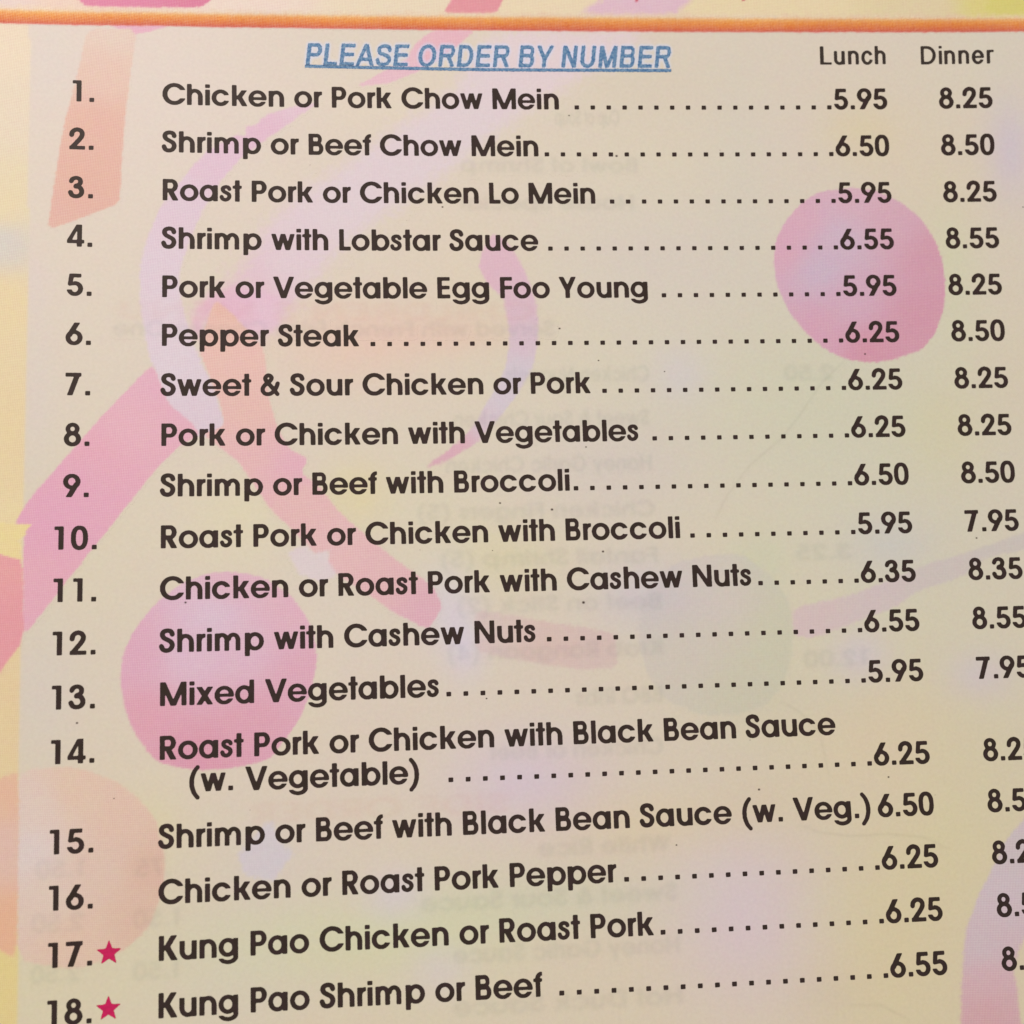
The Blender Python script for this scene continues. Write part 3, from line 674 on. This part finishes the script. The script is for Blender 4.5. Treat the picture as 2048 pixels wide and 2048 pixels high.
def text_mesh(text, u, v, size=1.0, font='geo', track=0.0, step=.0235, sig=.0125, lift=LIFT * 3, sx=1.0, shear=0.0, mirror=False, grow=0.0, thr=.03, layer=None):
    cv, wid = layout(text, font, track)
    f_ = cv.astype(np.float32)
    if shear:
        g = np.zeros((f_.shape[0], f_.shape[1] + int(.3 * RES)), np.float32)
        for r in range(f_.shape[0]):
            o = int(round(((r / RES) - .3) * shear * RES)) + int(.08 * RES); g[r, o:o + f_.shape[1]] = f_[r]
        f_ = g
    f_ = np.pad(f_, ((8, 8), (8, 8)))
    if grow: f_ = (blur1(f_, grow * RES) > .12).astype(np.float32)
    f_ = blur1(f_, sig * RES / size)
    # sample the blurred drawing at the nodes of a grid on the paper
    st = step / size
    nx = int(f_.shape[1] / RES / st * sx); ny = int(f_.shape[0] / RES / st)
    gx = np.arange(nx) * st / sx * RES; gy = np.arange(ny) * st * RES
    x0 = gx.astype(int).clip(0, f_.shape[1] - 2); y0 = gy.astype(int).clip(0, f_.shape[0] - 2)
    fx = (gx - x0).clip(0, 1)[None, :]; fy = (gy - y0).clip(0, 1)[:, None]
    A_ = f_[y0][:, x0]; B_ = f_[y0][:, x0 + 1]; C_ = f_[y0 + 1][:, x0]; D_ = f_[y0 + 1][:, x0 + 1]
    cov = (A_ * (1 - fx) + B_ * fx) * (1 - fy) + (C_ * (1 - fx) + D_ * fx) * fy
    padx = (.1 + 8 / RES + (.08 if shear else 0)) * sx * size; pady = (.3 + 8 / RES) * size
    if mirror:
        cov = cov[:, ::-1]; uu = u + padx - (nx - 1) * step
        uu = u - ((nx - 1) * step - padx)
    else: uu = u - padx
    fn = None
    if layer:
        cov = cov * layer[0]; fn = over((uu, v - pady, step, cov, layer[1], 0.2)); thr = .006
    return ink_mesh('print', cov, uu, v - pady, step, lift, fn, thr=thr)

# ---------------------------------------------------------------- table and sheet
def wood_material():
    b = N('dark_wood'); tc = b.n('ShaderNodeTexCoord').outputs['Object']
    mp = b.n('ShaderNodeMapping'); b.put(mp.inputs[0], tc); mp.inputs['Scale'].default_value = (3, 40, 3)
    n = b.noise(mp.outputs[0], 4.0, 5.0, .6); c = b.mixc(b.ramp(n, .3, .7), (.055, .026, .013, 1), (.13, .062, .03, 1))
    pr = b.n('ShaderNodeBsdfPrincipled'); b.put(pr.inputs['Base Color'], c); pr.inputs['Roughness'].default_value = .35
    out = b.n('ShaderNodeOutputMaterial'); b.t.links.new(pr.outputs[0], out.inputs[0]); return b.m
gu, gv = np.meshgrid(np.linspace(U0, U1, 60), np.linspace(V0, V1, 60))
zmin = float(height(gu, gv).min()) * EM
tab = bpy.data.meshes.new('tabletop')
s_, zt, th = .32, zmin - .0006, .02
tab.from_pydata([(x, y, z) for z in (zt, zt - th) for x, y in ((-s_, -s_), (s_, -s_), (s_, s_), (-s_, s_))], [], [(0, 1, 2, 3), (7, 6, 5, 4), (0, 4, 5, 1), (1, 5, 6, 2), (2, 6, 7, 3), (3, 7, 4, 0)])
link('tabletop', tab, wood_material(), kind='structure')

menu = bpy.data.objects.new('restaurant_menu', None); scene.collection.objects.link(menu)
menu['label'] = 'cream paper menu page listing eighteen numbered dishes under an orange rule'
menu['category'] = 'menu'
menu.empty_display_size = .01

BASE = (219, 206, 182)
def wash_colour(U, V):
    """pastel washes of the printed paper, as seen colours"""
    c = np.tile(np.array(BASE, float), (len(U), 1))
    for (u, v, ru, rv, a, b_, c_) in WASH:
        w = np.exp(-(((U - u) / ru) ** 2 + ((V - v) / rv) ** 2) * 1.0)[:, None]
        c += w * np.array([a, b_, c_])
    rng = np.random.RandomState(5)                      # low, irregular tint drift of the print
    for k in range(60):
        u = rng.uniform(U0, U1); v = rng.uniform(V0, V1); r = rng.uniform(1.2, 4.0)
        w = np.exp(-(((U - u) / r) ** 2 + ((V - v) / (r * rng.uniform(.5, 1.2))) ** 2))[:, None]
        c += w * np.array([rng.uniform(-2, 2), rng.uniform(-2, 2), rng.uniform(-5, 4)])
    return c
LEVELS = []; LAYERS = []                 # printed tints below, in printing order: (u0, v0, step, coverage, colour function, screen)
def sample(L_, U, V):
    u0, v0, h, cv = L_[:4]; x = (U - u0) / h; y = (V - v0) / h
    ok = (x >= 0) & (y >= 0) & (x < cv.shape[1] - 1) & (y < cv.shape[0] - 1)
    xi = x.clip(0, cv.shape[1] - 2).astype(int); yi = y.clip(0, cv.shape[0] - 2).astype(int); fx = (x - xi).clip(0, 1); fy = (y - yi).clip(0, 1)
    r = (cv[yi, xi] * (1 - fx) + cv[yi, xi + 1] * fx) * (1 - fy) + (cv[yi + 1, xi] * (1 - fx) + cv[yi + 1, xi + 1] * fx) * fy
    return np.where(ok, r, 0)
def tint(U, V, upto=None):
    c = wash_colour(U, V); s = np.zeros(len(U))
    for L_ in LAYERS[:upto]:
        w = sample(L_, U, V); m = w > 1e-4
        if not m.any(): continue
        cc = L_[4](U[m], V[m], c[m]); w = w[m]
        c[m] = c[m] * (1 - w[:, None]) + cc * w[:, None]; s[m] = s[m] * (1 - w) + L_[5] * w
    return c, s
def over(layer):
    def f_(U, V, cv_):
        c, s = tint(U, V); return lin(c.clip(0, 255)) / LIGHT, s
    u0, v0, h, cv = layer[:4]; yy, xx = np.nonzero(cv > .003); yy, xx = yy[::3], xx[::3]
    near = [n for L_, n in zip(LAYERS, LEVELS) if (sample(L_, u0 + xx * h, v0 + yy * h) > .002).any()]
    f_.level = 1 + max(near, default=0); LEVELS.append(f_.level)
    LAYERS.append(layer); return f_
st = .17
nu = int((U1 - U0) / st) + 1; nv = int((V1 - V0) / st) + 1
me = ink_mesh('paper_sheet', np.ones((nv, nu)), U0, V0, st, 0.0, lambda U, V, c_: (lin(wash_colour(U, V)) / LIGHT, U * 0))
sheet = link('paper_sheet', me, M_print, menu)
# the sheet's back face and cut edge, a tenth of a millimetre below
bu, bv = np.meshgrid(np.linspace(U0, U0 + (nu - 1) * st, 70), np.linspace(V0, V0 + (nv - 1) * st, 80))
ring_f = [(j * 70 + i, (j + 1) * 70 + i, (j + 1) * 70 + i + 1, j * 70 + i + 1) for j in range(79) for i in range(69)]
low = place(bu.ravel(), bv.ravel(), -1.2e-4); n0 = len(low)
edge = [i for i in range(70)] + [j * 70 + 69 for j in range(1, 80)] + [79 * 70 + i for i in range(68, -1, -1)] + [j * 70 for j in range(78, 0, -1)]
top = place(bu.ravel()[edge], bv.ravel()[edge], -4e-6)
bm_ = bpy.data.meshes.new('sheet_back')
ne = len(edge)
bm_.from_pydata(np.vstack([low, top]).tolist(), [], ring_f + [(edge[k], edge[(k + 1) % ne], n0 + (k + 1) % ne, n0 + k) for k in range(ne)])
b_ = N('plain_paper'); M_back = finish(b_, (.72, .68, .58, 1), None, .6)
link('sheet_back', bm_, M_back, menu)

# ---------------------------------------------------------------- printed pictures
def wobble(xx, yy, seed, s):
    """small irregularity for printed edges"""
    rng = np.random.RandomState(seed); n = blur1(rng.randn(len(yy), len(xx)).astype(np.float32), s); return n / n.std()
def art_colour(cols):
    K = np.array(cols, float)
    def f_(U, V, below):
        d2 = (U[:, None] - K[None, :, 0]) ** 2 + (V[:, None] - K[None, :, 1]) ** 2 + .25
        w = d2 ** -1.6; w /= w.sum(1, keepdims=True)
        return w @ K[:, 2:]
    return f_
for k, a in enumerate(ART):
    P_ = np.array(a['poly']); step = min(a['step'], .055) if a['blur'] < .1 else .09
    P_[:, 0] = P_[:, 0].clip(U0 - 1, U1 + 1); P_[:, 1] = P_[:, 1].clip(V0 - 1, V1 + 1)
    Q = np.roll(P_, -1, 0); kc = .03 if a['name'] == 'printed_star' else .14; P2 = np.stack([(1 - kc) * P_ + kc * Q, kc * P_ + (1 - kc) * Q], 1).reshape(-1, 2)
    pad = a['blur'] * 3 + .12; lo = np.maximum(P2.min(0) - pad, [U0, V0]); hi = np.minimum(P2.max(0) + pad, [U0 + (nu - 1) * st, V0 + (nv - 1) * st])
    big = (hi - lo).max() > 24; ss = 1 if big else 2
    if big: step = .085
    h = step / ss
    nx = int((hi[0] - lo[0]) / step) + 1; ny = int((hi[1] - lo[1]) / step) + 1
    xx = lo[0] + np.arange(nx * ss) * h; yy = lo[1] + np.arange(ny * ss) * h
    g = Pen.__new__(Pen); g.x, g.y = np.meshgrid(xx, yy); m = g.inpoly([tuple(q) for q in P2]).astype(np.float32)
    m = blur1(m, max(a['blur'] / h, .8))
    if not big: m = np.where((m > .02) & (m < .98), m + .10 * wobble(xx, yy, k, 1.2 / ss * 1.5), m)
    m = m[::ss, ::ss]
    m = np.clip((m - .1) / .8, 0, 1); m = m * m * (3 - 2 * m) if a['blur'] < .1 else m
    m = m * a['alpha']
    fn = over((lo[0], lo[1], step, m, art_colour(a['cols']), .8 if a['alpha'] > .84 else .45))
    me = ink_mesh(a['name'], m, lo[0], lo[1], step, LIFT * (1 + k), fn, thr=.004)
    if me is not None: link(a['name'], me, M_print, menu, a['label'])

# ---------------------------------------------------------------- orange rule
bt = np.array(RULE['bot']); tp = np.array(RULE['top'])
step = .035; us = np.arange(U0 + .02, U1 - .05, step); vs = np.arange(2.2, 3.8, step)
UU, VV = np.meshgrid(us, vs)
wb = wobble(us, vs, 77, 1.6)
vb = np.interp(us, bt[:, 0], bt[:, 1])[None, :]; vt = np.interp(us, tp[:, 0], tp[:, 1])[None, :]
covr = np.clip((VV - vb) / .055 + .5 + .11 * wb, 0, 1) * np.clip((vt - VV) / .26 + .55 + .10 * wb, 0, 1)
RAMP = np.array([(0.0, 214, 104, 92), (.07, 204, 86, 56), (.22, 214, 104, 40), (.45, 224, 128, 38), (.62, 229, 144, 52), (.76, 231, 166, 88), (.88, 232, 190, 132), (1.0, 230, 205, 165)])
def rule_colour(U, V, below):
    b1 = np.interp(U, bt[:, 0], bt[:, 1]); t1 = np.interp(U, tp[:, 0], tp[:, 1]); a = (V - b1) / (t1 - b1)
    return np.stack([np.interp(a, RAMP[:, 0], RAMP[:, 1 + q]) for q in range(3)], 1) + (np.sin(U * 1.3) + np.sin(U * .53 + 1))[:, None] * np.array([1.5, 3, 2]) + np.random.RandomState(9).randn(len(U), 1) * np.array([4, 8, 7])
fn = over((us[0], vs[0], step, covr.astype(float), rule_colour, 1.0))
link('orange_rule', ink_mesh('orange_rule', covr, us[0], vs[0], step, LIFT * 62, fn, thr=.004), M_print, menu)

# ---------------------------------------------------------------- type
def ink(name, me, mat, label=None, parent=menu):
    if me is None: return None
    me.name = name
    return link(name, me, mat, parent, label)
NAMES = ["Chicken or Pork Chow Mein", "Shrimp or Beef Chow Mein", "Roast Pork or Chicken Lo Mein", "Shrimp with Lobstar Sauce", "Pork or Vegetable Egg Foo Young", "Pepper Steak", "Sweet & Sour Chicken or Pork", "Pork or Chicken with Vegetables", "Shrimp or Beef with Broccoli", "Roast Pork or Chicken with Broccoli", "Chicken or Roast Pork with Cashew Nuts", "Shrimp with Cashew Nuts", "Mixed Vegetables", "Roast Pork or Chicken with Black Bean Sauce", "Shrimp or Beef with Black Bean Sauce (w. Veg.)", "Chicken or Roast Pork Pepper", "Kung Pao Chicken or Roast Pork", "Kung Pao Shrimp or Beef"]
LUNCH = "5.95 6.50 5.95 6.55 5.95 6.25 6.25 6.25 6.50 5.95 6.35 6.55 5.95 6.25 6.50 6.25 6.25 6.55".split()
DINNER = "8.25 8.50 8.25 8.55 8.25 8.50 8.25 8.25 8.50 7.95 8.35 8.55 7.95 8.25 8.50 8.25 8.50 8.55".split()
LT = LIFT * 14
# print of the other side showing through: darkens or reddens the tint it lies under
for gi, (u, v, w, t_, red) in enumerate(GHOST):
    adv = sum(ADV[c] for c in t_) / 1000; size = (.86 if red else .74); sx = w / (adv * size)
    fn = (lambda U, V, below: below * np.array([.95, .83, .82])) if red else (lambda U, V, below: below * np.array([.80, .83, .84]))
    ink('show_through_print', text_mesh(t_, u, v, size=size, lift=LIFT * (30 + gi), sx=sx, mirror=True, sig=.055, step=.045, layer=(.17 if red else .25, fn)), M_print, 'mirrored print of the back page showing through')
for i in range(18):
    v = V_ROW[i if i < 14 else i + 1]; vp = V_ROW[14] if i == 13 else v
    n = str(i + 1); lab = 'item %s, %s' % (n, NAMES[i])
    u = (COL[3] - .215 - .56 - NT) if i < 9 else (COL[4] - .215 - 1.12 - 2 * NT)
    ink('item_number', text_mesh(n + '.', u, v, track=NT, lift=LT), M_black, lab)
    ink('dish_name', text_mesh(NAMES[i], COL[0] + .01, v, lift=LT), M_black, lab)
    ink('lunch_price', text_mesh(LUNCH[i], COL[1], vp, lift=LT), M_black, 'lunch price %s of item %s' % (LUNCH[i], n))
    ink('dinner_price', text_mesh(DINNER[i], COL[2], vp, lift=LT), M_black, 'dinner price %s of item %s' % (DINNER[i], n))
    if LEAD[i]:
        cnt, uf, ul, pit = LEAD[i]
        W_ = int((ul - uf + .5) / .0235) + 8; X = uf - .05 + np.arange(W_) * .0235; Y = -.06 + np.arange(13) * .0235
        cov = np.zeros((13, W_))
        for q in range(cnt + 1):
            x0 = ul - q * pit + .06
            fx = np.clip((X - x0) / .035 + .5, 0, 1) * np.clip((x0 + .155 - X) / .035 + .5, 0, 1)
            fy = np.clip(Y / .035 + .5, 0, 1) * np.clip((.145 - Y) / .035 + .5, 0, 1)
            cov = np.maximum(cov, fy[:, None] * fx[None, :])
        ink('dot_leader', ink_mesh('print', cov, X[0], vp + Y[0], .0235, LT), M_black, 'row of dots leading to the prices of item %s' % n)
ink('dish_name', text_mesh('(w.', B14[0][0] - .06, V_ROW[14] + .03, lift=LT), M_black, 'second line of item 14, (w. Vegetable)')
ink('dish_name', text_mesh('Vegetable)', B14[1][0] + .07 - 5.52, V_ROW[14] + .0, lift=LT), M_black, 'second line of item 14, (w. Vegetable)')
# stars of the hot dishes
for k, (u, v) in enumerate(STAR):
    g = Pen.__new__(Pen); h = .0235 / 3; R_ = .395
    xx = u - .55 + np.arange(3 * 47) * h; yy = v - .55 + np.arange(3 * 47) * h; g.x, g.y = np.meshgrid(xx, yy)
    pts = [(u + (R_ if q % 2 == 0 else R_ * .42) * math.sin(q * math.pi / 5), v + (R_ if q % 2 == 0 else R_ * .42) * math.cos(q * math.pi / 5)) for q in range(10)]
    m = blur1(g.inpoly(pts).astype(np.float32), 1.9)[::3, ::3]
    ink('red_star', ink_mesh('print', m, xx[0], yy[0], .0235, LT), M_star, 'magenta star after number %d' % (17 + k))
# column heads
for t_, k in (('Lunch', 0), ('Dinner', 2)):
    w = sum(ADV_G[c] for c in t_) / 1000; ua, ub = LU[k][0], LU[k + 1][0]
    size = .905; sx = (ub - ua) / ((w - (.14 if k == 0 else .09)) * size)
    ink('column_heading', text_mesh(t_, ua - .078 * size * sx, LU[k][1] - .01, size=size, font='gro', lift=LT, sx=sx, step=.022, sig=.015), M_thin, 'column heading %s' % t_)
# blue heading, its pale halo and underline
t_ = 'PLEASE ORDER BY NUMBER'; w = sum(ADV_S[c] for c in t_) / 1000; size = 1.075
ua, ub = HEAD['a'][0], HEAD['b'][0]; sx = (ub - ua) / ((w - .11) * size); vh = HEAD['a'][1] - .03
ink('heading_halo', text_mesh(t_, ua - .075 * size * sx, vh, size=size, font='sla', lift=LIFT * 66, sx=sx, shear=.15, grow=.05, sig=.035, step=.035, layer=(.62, lambda U, V, below: below * 0 + np.array([206, 216, 234]))), M_print)
hd = ink('blue_heading', text_mesh(t_, ua - .075 * size * sx, vh, size=size, font='sla', lift=LT, sx=sx, shear=.15, sig=.016), M_blue, 'slanted blue heading PLEASE ORDER BY NUMBER')
ul = np.array(HEAD['ul']); X = np.arange(ul[0, 0] - .05, ul[-1, 0] + .06, .0235); Y = np.arange(1.2, 1.62, .0235)
XX, YY = np.meshgrid(X, Y); c0 = np.interp(X, ul[:, 0], ul[:, 1])[None, :]
ends = np.clip((XX - ul[0, 0]) / .04 + .5, 0, 1) * np.clip((ul[-1, 0] - XX) / .04 + .5, 0, 1)
ink('heading_underline', ink_mesh('print', np.clip((.055 - abs(YY - c0)) / .035 + .5, 0, 1) * ends, X[0], Y[0], .0235, LT), M_blue)

print('levels', max(LEVELS))
# ---------------------------------------------------------------- specks and scuffs
for (u, v, s) in SPECK:
    X = u + (np.arange(13) - 6) * .012; Y = v + (np.arange(13) - 6) * .012; XX, YY = np.meshgrid(X, Y)
    cov = np.exp(-(((XX - u) / (.034 * s)) ** 2 + ((YY - v) / (.028 * s)) ** 2) * 1.1) * min(1, .55 + s * .3)
    ink('speck', ink_mesh('print', cov, X[0], Y[0], .012, LT * 1.08, thr=.12), M_speck)
for ci, pts in enumerate(CREASE):
    Pn = np.array(pts); lo = Pn.min(0) - .2; hi = Pn.max(0) + .2; s = .04
    X = np.arange(lo[0], hi[0], s); Y = np.arange(lo[1], hi[1], s); XX, YY = np.meshgrid(X, Y); dm = np.full(XX.shape, 9.0)
    for (x1, y1), (x2, y2) in zip(Pn[:-1], Pn[1:]):
        dx, dy = x2 - x1, y2 - y1; tt = (((XX - x1) * dx + (YY - y1) * dy) / (dx * dx + dy * dy)).clip(0, 1)
        dm = np.minimum(dm, np.hypot(XX - x1 - tt * dx, YY - y1 - tt * dy))
    rng = np.random.RandomState(3); br = blur1(rng.rand(*XX.shape).astype(np.float32), 6); br = ((br - br.min()) / (br.max() - br.min())) ** 1.5
    cv = np.exp(-(dm / .05) ** 2) * .17 * br
    fn = over((X[0], Y[0], s, cv, lambda U, V, below: below * .80, 0))
    ink('scuff_line', ink_mesh('print', cv, X[0], Y[0], s, LIFT * (70 + ci), fn, thr=.01), M_print)
